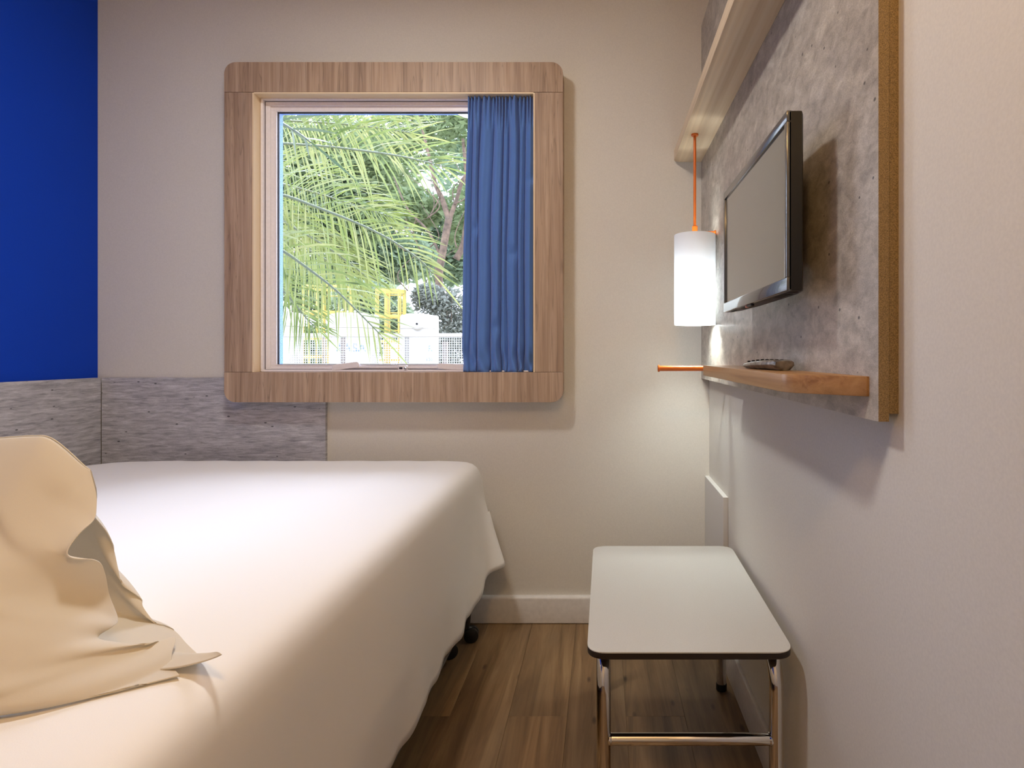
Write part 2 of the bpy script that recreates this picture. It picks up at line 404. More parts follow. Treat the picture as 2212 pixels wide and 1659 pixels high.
# ledge track strips with hardware
MB().box((OX0+0.012, 2.333, OZ0), (OX1-0.012, 2.350, OZ0+0.006), 0.001, 1).build('track', M['alu'], win)
MB().box((-1.085, 2.345, OZ0+0.016), (-0.83, 2.357, OZ0+0.022), 0.001, 1).build('track_rail', M['alu'], win)
def lever(px0, px1, py0, py1, y, flip=False):
    a = at(px0, py0, y); b = at(px1, py1, y); h = 0.0115
    ang = math.atan2(b.z-a.z, b.x-a.x); L = (b-a).length
    pts = [(0, -h), (L-h, -h)] + [(L-h+h*math.sin(t), -h*math.cos(t)) for t in [math.pi*i/8 for i in range(1, 8)]] + [(L-h, h), (0, h)]
    pts = [(a.x + p[0]*math.cos(ang) - p[1]*math.sin(ang), a.z + p[0]*math.sin(ang) + p[1]*math.cos(ang)) for p in pts]
    hd = MB().prism(pts, 'y', y-0.006, y+0.004, 0.0012, 1).build('latch_lever', M['alu'], win, smooth=40)
    MB().box((a.x-0.004, y-0.004, OZ0+0.006), (a.x+0.022, y+0.008, a.z+0.008), 0.0015, 1).build('latch_mount', M['alu'], hd)
    return hd
lever(720, 777, 794, 787, 2.347)
lever(1012, 945, 793.5, 790.5, 2.347)
hw = MB().box((at(862,0,2.35).x, 2.342, OZ0+0.004), (at(880,0,2.35).x, 2.358, 1.054), 0.002, 1).build('stay_bracket', M['alu'], win)
MB().lathe([(0.004, -0.012), (0.0045, -0.010), (0.0045, 0.0)], at(876, 795, 2.340), 12, 'y').build('screw', M['chrome'], hw, smooth=40)
MB().box((at(864,0,2.35).x, 2.340, 1.040), (at(871,0,2.35).x, 2.3425, 1.047)).build('slot', M['gasket'], hw)
MB().box((at(880,0,2.35).x, 2.346, OZ0+0.014), (at(945,0,2.35).x, 2.354, OZ0+0.021), 0.001, 1).build('stay_arm', M['alu'], win)

# wooden surround: four boards with rounded outer corners, light lining inside
tr = bpy.data.objects.new('trim_1', None); C.objects.link(tr); tr.location = (-0.828, 2.34, 0.909); tr['kind'] = 'structure'
tr['label'] = 'square wood veneer surround projecting round the window'
AX0, AX1, AZ0, AZ1, AR = -1.5014, -0.1546, 0.9086, 2.2610, 0.046
def arc(cx, cz, a0, a1, n=10): return [(cx+AR*math.cos(R(a0+(a1-a0)*i/n)), cz+AR*math.sin(R(a0+(a1-a0)*i/n))) for i in range(n+1)]
gp = 0.0005
FY = 2.30
top = [(AX0, OZ1+gp+0.002), (AX1, OZ1+gp+0.002)] + arc(AX1-AR, AZ1-AR, 0, 90) + arc(AX0+AR, AZ1-AR, 90, 180)
bot = [(AX1, OZ0-gp), (AX0, OZ0-gp)] + arc(AX0+AR, AZ0+AR, 180, 270) + arc(AX1-AR, AZ0+AR, 270, 360)
for pts in (top, bot): MB().prism(pts, 'y', FY, YB, 0.0008, 1).build('board', M['surround'], tr)
MB().box((AX0, FY+0.0006, OZ0+gp), (OX0-0.006, YB, OZ1-gp+0.002), 0.0008, 1).build('board', M['surround'], tr)
MB().box((OX1+0.006, FY+0.0006, OZ0+gp), (AX1, YB, OZ1-gp+0.002), 0.0008, 1).build('board', M['surround'], tr)
for a, b in (((OX0-0.006, FY+0.0006, OZ0), (OX0, YB, OZ1)), ((OX1, FY+0.0006, OZ0), (OX1+0.006, YB, OZ1)),
             ((OX0, FY+0.0006, OZ1-0.004), (OX1, YB, OZ1+0.002))):
    MB().box(a, b).build('lining', M['lining'], tr)

# ------------------------------------------------------------------ curtain
def curtain():
    rng = random.Random(3)
    rows = []; nz, nx = 150, 300
    V0 = [-0.03, 0.085, 0.20, 0.385, 0.54, 0.625, 0.765, 0.875, 1.02]      # valleys between the folds
    dep = [0.6, 0.8, 1.0, 0.95, 0.5, 1.0, 0.75, 0.95]
    wob = [(rng.uniform(-.020,.020), rng.uniform(2,5), rng.uniform(0,6), rng.uniform(-.012,.012), rng.uniform(7,11), rng.uniform(0,6)) for _ in V0]
    Zt, Zb = 2.1335, OZ0+0.0015
    def left(t):   # left border in metres
        px = 1011 - 1*min(t/0.15,1) - 9*min(max((t-0.1)/0.45,0),1) - 3*min(max((t-0.5)/0.35,0),1) + 2*max(0,(t-0.9)/0.1)
        return (px-VPX)*2.325/F
    for j in range(nz+1):
        t = j/nz; z = Zt + (Zb-Zt)*t
        xl, xr = left(t), OX1-0.003
        V = [v + (a*math.sin(w*t+p) + b*math.sin(w2*t+p2) if 0 < k < len(V0)-1 else 0) for k, (v, (a,w,p,b,w2,p2)) in enumerate(zip(V0, wob))]
        row = []
        g = max(0, 1-t/0.13); b = max(0, (t-0.84)/0.16)
        for i in range(nx+1):
            s = i/nx
            k = max(q for q in range(len(V)-1) if V[q] <= s)
            q = (s-V[k])/(V[k+1]-V[k])
            wgt = dep[k]*(0.82+0.18*math.sin(4*t+k*1.7))
            h = max(0.0, math.sin(math.pi*q))**0.5*wgt
            h += 0.035*math.sin(2*math.pi*q*2+k+3*t)*math.sin(math.pi*q)          # secondary ripple
            # pinched heading tape: fine gathers
            h = h*(1-0.62*g) + g*(0.30+0.26*math.sin(2*math.pi*17*s+2.5*math.sin(13*s)))
            # crumpled foot
            h += b*b*(0.35*math.sin(21*s+19*t+k)*math.sin(33*t+8*s+1.3*k) + 0.22*math.sin(57*s-41*t))
            # knocks where a fold breaks
            h -= 0.35*math.exp(-((t-(0.30+0.09*((k*37)%7)))/0.022)**2)*max(0, math.sin(math.pi*q))*(1 if k % 2 else 0)
            y = 2.3478 - 0.0415*min(max(h, 0), 1.05)
            lean = 0.0035*(1 if k % 2 else -0.8)*math.sin(math.pi*q)*min(1, t*5)*min(1, 14*s, 14*(1-s))
            x = xl+(xr-xl)*s + lean + b*b*0.006*math.sin(29*s+17*t)*min(1,9*s,9*(1-s))
            x = min(max(x, xl-0.002), OX1-0.0025)
            zz = z + 0.007*b*b*math.sin(2*math.pi*7*s+2)*(1 if t < 0.995 else 0)
            row.append((x, y, max(zz, Zb)))
        rows.append(row)
    o = MB().grid(rows).build('curtain', M['curtain'], loc=None, smooth=True)
    md = o.modifiers.new('thick', 'SOLIDIFY'); md.thickness = 0.0010
    return tag(o, 'gathered blue curtain hanging at the right side of the window', 'curtain')
curtain()

# ------------------------------------------------------------------ headboard panels
hb1 = tag(MB().box((XL+0.0005, 0.30, 0.20), (-2.043, 2.361, 1.0035), 0.001, 1).build('headboard_panel', M['hb'], loc=(XL, 1.3, 0.2)),
          'grey concrete-look panel on the left wall under the blue paint', 'wall panel')
hb2 = tag(MB().box((-2.0425, 2.362, 0.20), (-1.128, YB-0.0005, 1.0036), 0.001, 1).build('headboard_panel', M['hb'], loc=(-2.04, 2.37, 0.2)),
          'grey concrete-look panel below the window, behind the bed', 'wall panel')

# ------------------------------------------------------------------ bed
BX0, BX1, BY0, BY1 = -2.035, -0.49, 0.32, 2.25
bed = thing('bed', 'low double bed with charcoal fabric base on black castors in the corner', 'bed', (-1.26, 1.28, 0))
MB().box((BX0, BY0, 0.150), (-0.478, BY1, 0.40), 0.012, 3).build('bed_base', M['base'], bed, smooth=40)
def rounded_rect(x0, x1, y0, y1, r, n=8):
    pts = []
    for cx, cy, a in ((x1-r, y0+r, -90), (x1-r, y1-r, 0), (x0+r, y1-r, 90), (x0+r, y0+r, 180)):
        pts += [(cx+r*math.cos(R(a+90*i/n)), cy+r*math.sin(R(a+90*i/n))) for i in range(n+1)]
    return pts
MB().prism(rounded_rect(BX0+0.01, BX1-0.035, BY0+0.01, BY1-0.015, 0.10), 'z', 0.40, 0.640, 0.04, 4).build('mattress', M['matt'], bed, smooth=50)
def caster(x, y, yaw):
    MBl = MB(); MBl.lathe([(0.0, 0.052), (0.016, 0.052), (0.021, 0.10), (0.026, 0.152)], (x, y, 0), 20)
    leg = MBl.build('leg', M['black'], bed, smooth=50)
    wx, wy = x + 0.022*math.cos(yaw), y + 0.022*math.sin(yaw)
    hood = MB(); hood.tube([(x, y, 0.055), (wx, wy, 0.045)], 0.011, 10); hood.build('stem', M['black'], leg, smooth=50)
    for sgn in (-1, 1):
        wq = MB(); ax = Vector((-math.sin(yaw), math.cos(yaw), 0))
        c = Vector((wx, wy, 0.027)) + ax*sgn*0.012
        wq.tube([c-ax*0.010, c-ax*0.007, c+ax*0.007, c+ax*0.010], [0.021, 0.027, 0.027, 0.021], 24)
        wq.build('wheel', M['black'], leg, smooth=40)
    return leg
caster(-0.522, 2.215, R(10)); caster(-0.572, 2.09, R(25)); caster(-0.535, 1.33, R(40)); caster(-0.54, 0.45, R(30))
caster(-1.95, 2.17, R(100)); caster(-1.95, 0.45, R(100))

# sheet draped over the mattress, hanging at the open side
def sheet():
    rows = []
    nt_, NT = 0, 150
    def prof(y):
        """cross section at depth y : list of (x, z) from wall side to hem."""
        k = max(0.0, (y-1.98)/0.27); k = min(k, 1)             # far corner flare 0..1
        k2 = k*k*(3-2*k)
        zt = 0.694
        w1 = 0.006*math.sin(5.3*y+0.6) + 0.004*math.sin(11*y+1.0)
        w2 = 0.006*math.sin(14*y+0.4)+0.004*math.sin(31*y+1.2)
        fold = 0.013*math.sin(46*y+0.6)*k2
        hemz = 0.206 + 0.020*(y-1.6)*0.5 + 0.085*k2 + 0.007*math.sin(27*y) + 0.004*math.sin(53*y+1)
        hemx = -0.454 + w2 - 0.010*(2.0-y)*0.6 + 0.068*k2 + fold
        midx = -0.455 + w1*0.7 + 0.035*k2 + fold*0.5
        pts = [(-2.036, zt-0.075), (-2.034, zt-0.03), (-2.01, zt-0.010), (-1.90, zt-0.003)]
        pts += [(-1.9 + (1.28)*i/22, zt + 0.003*math.sin(2.1*i+2*y)*0.3) for i in range(1, 23)]
        pts += [(-0.575, zt-0.001), (-0.545, zt-0.002), (-0.515, zt-0.005), (-0.495, zt-0.011), (-0.482, zt-0.021), (-0.473, zt-0.036), (-0.467, zt-0.060), (-0.463, zt-0.095+w1*0.3), (-0.461+w1*0.3+0.006*k2, zt-0.14)]
        z0 = zt-0.14; nz = 16
        x0 = pts[-1][0]
        for i in range(1, nz+1):
            u = i/nz
            xx = x0 + (midx-x0)*min(1, u*2) if u < 0.5 else midx + (hemx-midx)*((u-0.5)*2)
            pts.append((xx, z0 + (hemz-z0)*u))
        return pts
    ys = [0.31 + (2.245-0.31)*j/NT for j in range(NT+1)]
    for y in ys:
        p = prof(y)
        # fall-off at the far and near ends and at the corner by the panels
        row = []
        n = len(p)
        for (x, z) in p:
            d = 2.262 - y
            if z > 0.50:
                e = max(0, 1 - d/0.07)
                z -= 0.028*e*e
                cd = math.hypot(max(0, (x+2.036)*-1+0.42)/0.42, max(0, y-1.98)/0.28)
                q = max(0, cd-0.62)
                z -= 0.085*q*q
            row.append((x, y, z))
        rows.append(row)
    # far end turned down behind the mattress
    last = rows[-1]
    for dz, dy in ((0.03, 0.012), (0.09, 0.016), (0.22, 0.016)):
        rows.append([(x - (0.012 if i > len(last)-18 else 0), y+dy, max(z-dz, 0.30 if z > 0.3 else z)) for i, (x, y, z) in enumerate(last)])
    o = MB().grid(rows).build('bed_sheet', M['sheet'], loc=(-1.26, 1.28, 0.66), smooth=True)
    md = o.modifiers.new('thick', 'SOLIDIFY'); md.thickness = 0.003; md.offset = 1.0
    return tag(o, 'plain white sheet stretched over the bed and hanging down its side', 'bed sheet')
sheet()

# ------------------------------------------------------------------ pillow
def interp(pl, t):
    """polyline of (t, value-tuple)"""
    for (t0, a), (t1, b) in zip(pl, pl[1:]):
        if t <= t1:
            u = (t-t0)/(t1-t0); u = max(0, min(1, u)); 
            return tuple(p+(q-p)*u for p, q in zip(a, b))
    return pl[-1][1]
def crspline(P, n):
    out = []
    for i in range(len(P)-1):
        p0 = P[max(i-1,0)]; p1 = P[i]; p2 = P[i+1]; p3 = P[min(i+2,len(P)-1)]
        for k in range(n):
            t = k/n
            out.append(tuple(0.5*((2*b)+(-a+c)*t+(2*a-5*b+4*c-d)*t*t+(-a+3*b-3*c+d)*t**3) for a,b,c,d in zip(p0,p1,p2,p3)))
    out.append(tuple(P[-1])); return out
BT = 0.6995   # top of the sheet
def pillow():
    root = thing('pillow', 'upright white pillow leaning on the bed, ruffled open case end to the right', 'pillow', (-0.85, 0.76, BT))
    # open end of the front panel, hem from the bed up to the shoulder (picture-side position, distance)
    hem = [(388,1480,.722),(374,1452,.742),(371,1414,.760),(379,1376,.792),(345,1384,.775),(311,1392,.752),(226,1383,.738),(214,1373,.740),(243,1354,.758),
           (255,1336,.776),(236,1284,.782),(227,1238,.778),(210,1212,.770),(156,1208,.752),(143,1191,.750),(170,1152,.768),(203,1122,.792),(209,1090,.808),(207,1062,.818),(194,1015,.830)]
    hem = crspline([tuple(at(*h)) for h in hem], 5)
    NR = len(hem); NC = 70
    def base_right(v):   # smooth shoulder line the ruffle departs from
        pl = [(0, (372,1472,.715)), (0.25, (300,1385,.735)), (0.5, (215,1270,.760)), (0.75, (175,1140,.790)), (1.0, (188,1018,.828))]
        return at(*interp(pl, v))
    rows_f = []
    for r in range(NR):
        v = r/(NR-1)
        br = base_right(v); h = Vector(hem[r])
        row = []
        zl = BT + 0.004 + 0.270*v
        left = Vector((-1.22, 0.74+0.14*v, zl))
        for c in range(NC+1):
            u = c/NC
            p = left.lerp(br, u)
            # rounded top silhouette and full belly
            sh = max(0, min(1, (u-0.86)/0.14)); sh = sh*sh*(3-2*sh)
            p.z += (0.046*u + 0.004*math.sin(9*u))*v*v*(1-sh)
            belly = (math.sin(math.pi*min(1, 0.06+0.94*v)**0.75))**0.7 * (1-abs(2*u-1)**3.2)
            p.y -= 0.085*max(0, belly)
            p.y -= 0.075*(1-math.exp(-(1-u)/0.12))*(1-v)**1.6
            tuck = max(0, 1-v/0.10)
            p.y += 0.020*tuck*tuck
            # soft diagonal creases running from the shoulder
            p.y += 0.003*math.sin(18*(u*0.8+v*0.6))*(u**2)*math.sin(math.pi*v)
            for (ua, va, ub, vb, am, wd) in ((0.70,0.98,0.86,0.62,0.006,0.020),(0.62,0.62,0.92,0.36,0.006,0.022),(0.80,0.80,0.90,0.55,0.005,0.014),(0.55,0.10,0.95,0.20,-0.007,0.030),(0.66,0.99,0.72,0.70,-0.004,0.030)):
                lx, ly = ub-ua, vb-va; tt = max(0, min(1, ((u-ua)*lx+(v-va)*ly)/(lx*lx+ly*ly)))
                dd = math.hypot(u-ua-tt*lx, v-va-tt*ly)
                p.y += am*math.exp(-(dd/wd)**2)*math.sin(math.pi*(0.1+0.8*tt))
            # ruffle: the last stretch moves over to the real hem
            k = max(0, (u-0.85)/0.15); k = k*k*(3-2*k)
            p = p.lerp(h, k) if k < 1 else h.copy()
            if k > 0 and k < 1: p.y -= 0.006*math.sin(math.pi*k)*math.sin(7*v*math.pi)
            p.z = max(p.z, BT)
            row.append(tuple(p))
        rows_f.append(row)
    f = MB().grid(rows_f).build('pillowcase_front', M['pillow'], root, smooth=True)
    md = f.modifiers.new('sm', 'SUBSURF'); md.levels = 1; md.render_levels = 1
    md = f.modifiers.new('t', 'SOLIDIFY'); md.thickness = 0.0015
    # back panel with its own, wider hem
    hb = [(478,1413,.722),(463,1408,.738),(430,1424,.770),(404,1430,.800),(380,1400,.835),(360,1370,.850),(333,1343,.862),(310,1312,.872),(303,1294,.880),(266,1264,.885),(255,1226,.893),(245,1184,.898),(228,1149,.895),(206,1120,.880),(206,1090,.862),(206,1060,.845),(194,1015,.832)]
    hb = crspline([tuple(at(*q)) for q in hb], 6); NB = len(hb)
    rows_b = []
    for r in range(NB):
        v = r/(NB-1); h = Vector(hb[r]); row = []
        zl = BT + 0.004 + 0.270*v
        left = Vector((-1.22, 0.745+0.135*v, zl))
        br = at(*interp([(0, (408,1466,.738)), (0.25, (330,1360,.860)), (0.5, (250,1250,.885)), (0.75, (205,1130,.880)), (1.0, (190,1017,.830))], v))
        for c in range(NC+1):
            u = c/NC; p = left.lerp(br, u)
            sh = max(0, min(1, (u-0.86)/0.14)); sh = sh*sh*(3-2*sh)
            p.z += (0.046*u + 0.004*math.sin(9*u))*v*v*(1-sh)
            belly = math.sin(math.pi*v)**0.7 * (1-abs(2*u-1)**3.2)
            p.y += 0.075*max(0, belly)
            k = max(0, (u-0.85)/0.15); k = k*k*(3-2*k)
            p = p.lerp(h, k) if k < 1 else h.copy()
            if 0 < k < 1: p.y += 0.006*math.sin(math.pi*k)*math.sin(9*v*math.pi)
            p.z = max(p.z, BT)
            row.append(tuple(p))
        rows_b.append(row)
    b = MB().grid(rows_b).build('pillowcase_back', M['pillow'], root, smooth=True)
    md = b.modifiers.new('sm', 'SUBSURF'); md.levels = 1; md.render_levels = 1
    md = b.modifiers.new('t', 'SOLIDIFY'); md.thickness = 0.0015
pillow()

# ------------------------------------------------------------------ bench with chrome tube legs
def bench():
    H = 0.46
    root = thing('bench', 'low white-topped bench with dark edge and chrome tube legs by the wall', 'bench', (0.196, 1.58, 0))
    nl, nr, fl_, fr_ = Vector((-0.032, 1.242)), Vector((0.415, 1.242)), Vector((-0.028, 1.93)), Vector((0.430, 1.93))
    quad = [nl, nr, fr_, fl_]; pts = []; r = 0.042
    for i in range(4):
        p = quad[i]; a = (quad[i-1]-p).normalized(); b = (quad[(i+1)%4]-p).normalized()
        s, e = p+a*r, p+b*r
        for k in range(9):
            t = k/8; pts.append(tuple(s*(1-t)**2 + p*2*t*(1-t)*1.0 + e*t*t))
    topo = MB().prism(pts, 'z', H-0.0155, H-0.0025, 0.001, 1).build('core_edge', M['lamedge'], root, smooth=40)
    topo['label'] = 'dark brown edge of the bench top'
    MB().prism(pts, 'z', H-0.0025, H, 0.0008, 1).build('top', M['lam'], root)
    zt = H-0.0155-0.0162
    for xf, xb in ((0.004, 0.012), (0.388, 0.392)):
        y0, y1, rb = 1.285, 1.897, 0.075
        path = [(xf, y0, 0.012), (xf, y0, zt-rb)]
        path += [(xf, y0+rb-rb*math.cos(t), zt-rb+rb*math.sin(t)) for t in [math.pi/2*i/10 for i in range(1, 11)]]
        path += [(xb, y1-rb+rb*math.sin(t), zt-rb+rb*math.cos(t)) for t in [math.pi/2*i/10 for i in range(0, 11)]]
        path += [(xb, y1, 0.012)]
        lg = MB().tube(path, 0.016, 24).build('leg_frame', M['chrome'], root, smooth=40)
        for (xx, yy) in ((xf, y0), (xb, y1)):
            MB().lathe([(0.0, 0.0), (0.0155, 0.0), (0.0175, 0.003), (0.0175, 0.022), (0.0155, 0.024)], (xx, yy, 0), 20).build('rubber_foot', M['rubber'], lg, smooth=40)
    MB().tube([(0.006, 1.285, 0.245), (0.386, 1.285, 0.245)], 0.0125, 20).build('stretcher', M['chrome'], root, smooth=40)
    for x, s in ((0.0185, 1), (0.3735, -1)):
        MB().tube([(x, 1.285, 0.245), (x+0.003*s, 1.285, 0.245)], [0.0145, 0.0128], 20).build('weld', M['chrome'], root, smooth=40)
bench()

# ------------------------------------------------------------------ white board in the corner
wbd = tag(MB().box((0.424, 2.022, 0.111), (XR, YB, 0.600), 0.0012, 1).build('corner_board', M['plaster_white'], loc=(0.433, 2.2, 0.111)),
    'short white board standing in the corner behind the bench', 'board')

# ------------------------------------------------------------------ TV wall panel, shelves, peg
PX = 0.4094
pn = thing('tv_panel', 'large grey concrete-look panel with chipboard edge on the right wall', 'wall panel', (0.425, 1.6, 1.0))
MB().box((PX, 0.8565, 1.0), (0.4095, YB, 2.45)).build('laminate_face', M['tvp'], pn)
MB().box((0.4096, 0.856, 1.0), (0.4250, YB, 2.45)).build('front_board', M['chip'], pn)
MB().box((0.4250, 0.862, 1.011), (XR, YB, 2.43)).build('back_board', M['chip'], pn)

def shelf_prism(name, m, x0, y0, y1, z0, z1, cut0, cut1, label, rnd=0.0):
    pts = [(PX, y0-0.0), (x0, y0+cut0)] if cut0 else [(PX, y0), (x0, y0)]
    pts += [(x0, y1-cut1), (x0+cut1*0.3, y1-cut1*0.25), (x0+cut1, y1), (PX, y1)] if cut1 else [(x0, y1), (PX, y1)]
    o = MB().prism(pts, 'z', z0, z1, 0.0012, 2).build(name, m, loc=((x0+PX)/2, (y0+y1)/2, z0))
    return tag(o, label, 'shelf')
shelf_prism('upper_shelf', M['oak'], 0.295, 0.90, YB, 1.890, 1.930, 0, 0.02, 'long light oak shelf above the television holding the lamp rod')
# lower shelf: near corner cut on the diagonal, slightly eased
xs = 0.31
pts = [(PX, 0.886), (PX-0.004, 0.886), (xs+0.012, 0.966), (xs+0.003, 0.985), (xs, 1.005), (xs, 1.77), (PX, 1.77)]
tag(MB().prism(pts, 'z', 1.035, 1.066, 0.0012, 2).build('lower_shelf', M['shelf'], loc=(0.36, 1.33, 1.035), smooth=25),
    'short brown oak shelf below the television with a cut-off corner', 'shelf')
pg = thing('peg_rail', 'orange metal hanging rod sticking out beside the lower shelf', 'hanger rod', (PX, 2.03, 1.050))
MB().tube([(0.200, 2.03, 1.050), (PX, 2.03, 1.050)], 0.0095, 20).build('rod', M['orange'], pg, smooth=40)
MB().tube([(0.196, 2.03, 1.050), (0.1975, 2.03, 1.050), (0.202, 2.03, 1.050), (0.203, 2.03, 1.050)], [0.010, 0.0125, 0.0125, 0.0100], 20).build('end_cap', M['orange'], pg, smooth=40)

# ------------------------------------------------------------------ lamp
def lamp():
    x, y = 0.334, 2.079
    root = thing('pendant_lamp', 'white cylinder lamp on an orange rod under the upper shelf', 'lamp', (x, y, 1.89))
    st = MB().tube([(x, y, 1.548), (x, y, 1.889)], 0.0052, 14).build('rod', M['orange'], root, smooth=40)
    MB().lathe([(0.0, 1.884), (0.012, 1.884), (0.013, 1.886), (0.013, 1.890), (0.0, 1.890)], (x, y, 0), 20).build('ceiling_cap', M['orange'], st, smooth=40)
    MB().box((x-0.009, y-0.009, 1.529), (x+0.009, y+0.009, 1.560), 0.0015, 1).build('socket_block', M['orange'], root)
    ar = MB().box((x+0.009, y-0.005, 1.530), (PX-0.001, y+0.005, 1.541), 0.001, 1).build('wall_arm', M['orange'], root)
    MB().tube([(PX-0.006, y, 1.5355), (PX-0.0005, y, 1.5355)], 0.010, 16).build('arm_plate', M['orange'], ar, smooth=40)
    R0 = 0.0735
    prof = [(R0, 1.205), (R0, 1.527), (R0-0.0022, 1.527), (R0-0.0022, 1.205)]
    MB().lathe(prof, (x, y, 0), 64, closed=True).build('lamp_shade', M['shade'], root, smooth=40)
    for q in range(3):
        a = R(90+120*q); MB().tube([(x, y, 1.5265), (x+(R0-0.002)*math.cos(a), y+(R0-0.002)*math.sin(a), 1.5235)], 0.0018, 8).build('spoke', M['fence'], root)
    bl = MB().lathe([(0.0, 1.345), (0.018, 1.352), (0.029, 1.375), (0.030, 1.390), (0.024, 1.412), (0.014, 1.432), (0.0135, 1.445), (0.0, 1.445)], (x, y, 0), 24)
    bl.build('bulb', M['bulb'], root, smooth=True)
    MB().lathe([(0.0, 1.445), (0.015, 1.445), (0.016, 1.470), (0.010, 1.526), (0.0, 1.526)], (x, y, 0), 16).build('socket', M['fence'], root, smooth=40)
    # the lamp's own light, just below the bulb
    l = light('lamp_bulb_light', lamp_data('lamp_bulb_light', 'POINT', 9.0, (0.92, 1.0, 0.95), shadow_soft_size=0.032), (x, y, 1.385))
    l.parent = root; l.location = (0, 0, 1.305-1.89)
lamp()

# ------------------------------------------------------------------ television
def tv():
    x0 = 0.329; yn, yf, zb, zt = 1.020, 1.552, 1.212, 1.530
    root = thing('television', 'small black flat-screen television mounted on the grey panel', 'television', (0.37, 1.29, zb))
    # body, thicker towards the middle of the back
    prof = [(yn, x0+0.002), (yf, x0+0.002), (yf, x0+0.020), (yf-0.06, x0+0.034), (yf-0.2, x0+0.038), (yn+0.2, x0+0.038), (yn+0.06, x0+0.036), (yn+0.012, x0+0.030), (yn, x0+0.024)]
    MB().prism([(b, a) for a, b in prof], 'z', zb, zt, 0.0025, 2).build('housing', M['tv'], root, smooth=40)
    # bezel ring, raised round the glass
    bw = 0.019
    for a, b in (((x0, yn, zt-bw), (x0+0.006, yf, zt)), ((x0, yn, zb), (x0+0.006, yf, zb+0.024)), ((x0, yn, zb+0.024), (x0+0.006, yn+bw*0.8, zt-bw)), ((x0, yf-bw*0.8, zb+0.024), (x0+0.006, yf, zt-bw))):
        MB().box((a[0]-0.003, a[1], a[2]), b, 0.0016, 2).build('bezel', M['tvf'], root, smooth=40)
    MB().box((x0+0.001, yn+bw*0.8, zb+0.024), (x0+0.003, yf-bw*0.8, zt-bw)).build('screen', M['screen'], root)
    for k, (y0, y1, w0, w1) in enumerate(((1.075, 1.15, 0.012, 0.026), (1.345, 1.42, 0.012, 0.026), (1.04, 1.046, 0.006, 0.024), (1.47, 1.52, 0.010, 0.016))):
        MB().box((x0+w0, y0, zb-0.0006), (x0+w1, y1, zb+0.0005)).build('vent', M['vent'], root)
    sn = MB().box((x0+0.002, 1.285, zb-0.005), (x0+0.010, 1.335, zb+0.001), 0.002, 2).build('sensor', M['black'], root)
    MB().box((x0+0.0015, 1.322, zb-0.0055), (x0+0.009, 1.337, zb), 0.0018, 2).build('sensor_light', M['red'], sn)
    MB().box((x0+0.036, 1.19, 1.30), (PX, 1.39, 1.46), 0.003, 1).build('wall_bracket', M['black'], root)
tv()

# ------------------------------------------------------------------ remote control
def remote():
    rt = thing('remote_control', 'grey remote control wrapped in plastic lying on the lower shelf', 'remote control', (0.362, 1.28, 1.0665))
    rows = []
    n = 14
    secs = [(-0.100, 0.013, 0.010), (-0.098, 0.020, 0.020), (-0.085, 0.0225, 0.023), (-0.02, 0.022, 0.021), (0.04, 0.0205, 0.017), (0.085, 0.019, 0.013), (0.098, 0.015, 0.009), (0.101, 0.008, 0.005)]
    yaw = R(7)
    def ring(L, wd, h):
        pts = []
        for k in range(n):
            a = 2*math.pi*k/n
            u = wd*math.copysign(abs(math.cos(a))**0.55, math.cos(a)); v = h*0.5 + h*0.5*math.copysign(abs(math.sin(a))**0.5, math.sin(a))
            if v < h*0.5: u *= 0.74
            v += 0.0007*math.sin(60*L+k)
            X = 0.362 + u*math.cos(yaw) + L*math.sin(yaw)*-1; Y = 1.28 + L*math.cos(yaw) + u*math.sin(yaw)*0.4
            pts.append((X, Y, 1.0665+max(v, 0)))
        return pts
    b = MB(); rs = [[b.bm.verts.new(p) for p in ring(*s)] for s in secs]
    for p, q in zip(rs, rs[1:]):
        for k in range(n): b.bm.faces.new((p[k], p[(k+1)%n], q[(k+1)%n], q[k]))
    b.bm.faces.new(rs[0][::-1]); b.bm.faces.new(rs[-1])
    bmesh.ops.recalc_face_normals(b.bm, faces=b.bm.faces[:])
    b.build('case', M['remote'], rt, smooth=50)
    for i in range(6):
        for j in range(3):
            L = -0.06 + 0.026*i; u = -0.010 + 0.010*j; h = 0.0215 - 0.05*max(0, L)*1.3
            MB().box((0.362+u-L*math.sin(yaw)-0.003, 1.28+L-0.004, 1.0665+h-0.002), (0.362+u-L*math.sin(yaw)+0.003, 1.28+L+0.004, 1.0665+h+0.0012), 0.0008, 1).build('button', M['vent'], rt)
remote()

# ================================================================== OUTSIDE
struct(MB().box((-30, WY1+0.021, -0.06), (22, 45, -0.01)).build('ground', M['ground']))

# fence: rail, posts, wire mesh
FYY = 7.0
fx0, fx1 = -5.2, -0.6; frz = 1.352
fe = thing('mesh_fence', 'white mesh fence with top rail in front of the tanks', 'fence', (-2.9, FYY, 0))
MB().box((fx0, FYY-0.03, frz-0.045), (fx1, FYY+0.03, frz), 0.004, 1).build('top_rail', M['fence'], fe)
for px, wd, mt in ((741, 0.062, 'post'), (879, 0.060, 'fence'), (961, 0.066, 'post'), (480, 0.06, 'post'), (1100, 0.06, 'post')):
    xc = (px-VPX)*FYY/F
    MB().box((xc-wd/2, FYY-0.012, 0), (xc+wd/2, FYY+0.028, frz-0.046 if mt == 'fence' else frz-0.10 if px == 961 else frz-0.046), 0.004, 1).build('post', M[mt], fe)
xc = (700-VPX)*FYY/F
MB().box((xc-0.011, FYY-0.006, 0), (xc+0.011, FYY+0.014, frz-0.046)).build('post', M['post'], fe)
ms = MB(); pit = 0.0285; wv = 0.0034
xx = fx0
while xx < fx1:
    ms.box((xx-wv, FYY-0.020, 0.02), (xx+wv, FYY-0.014, frz-0.046)); xx += pit
zz = 0.9
while zz < frz-0.05:
    ms.box((fx0, FYY-0.022, zz-wv), (fx1, FYY-0.016, zz+wv)); zz += pit
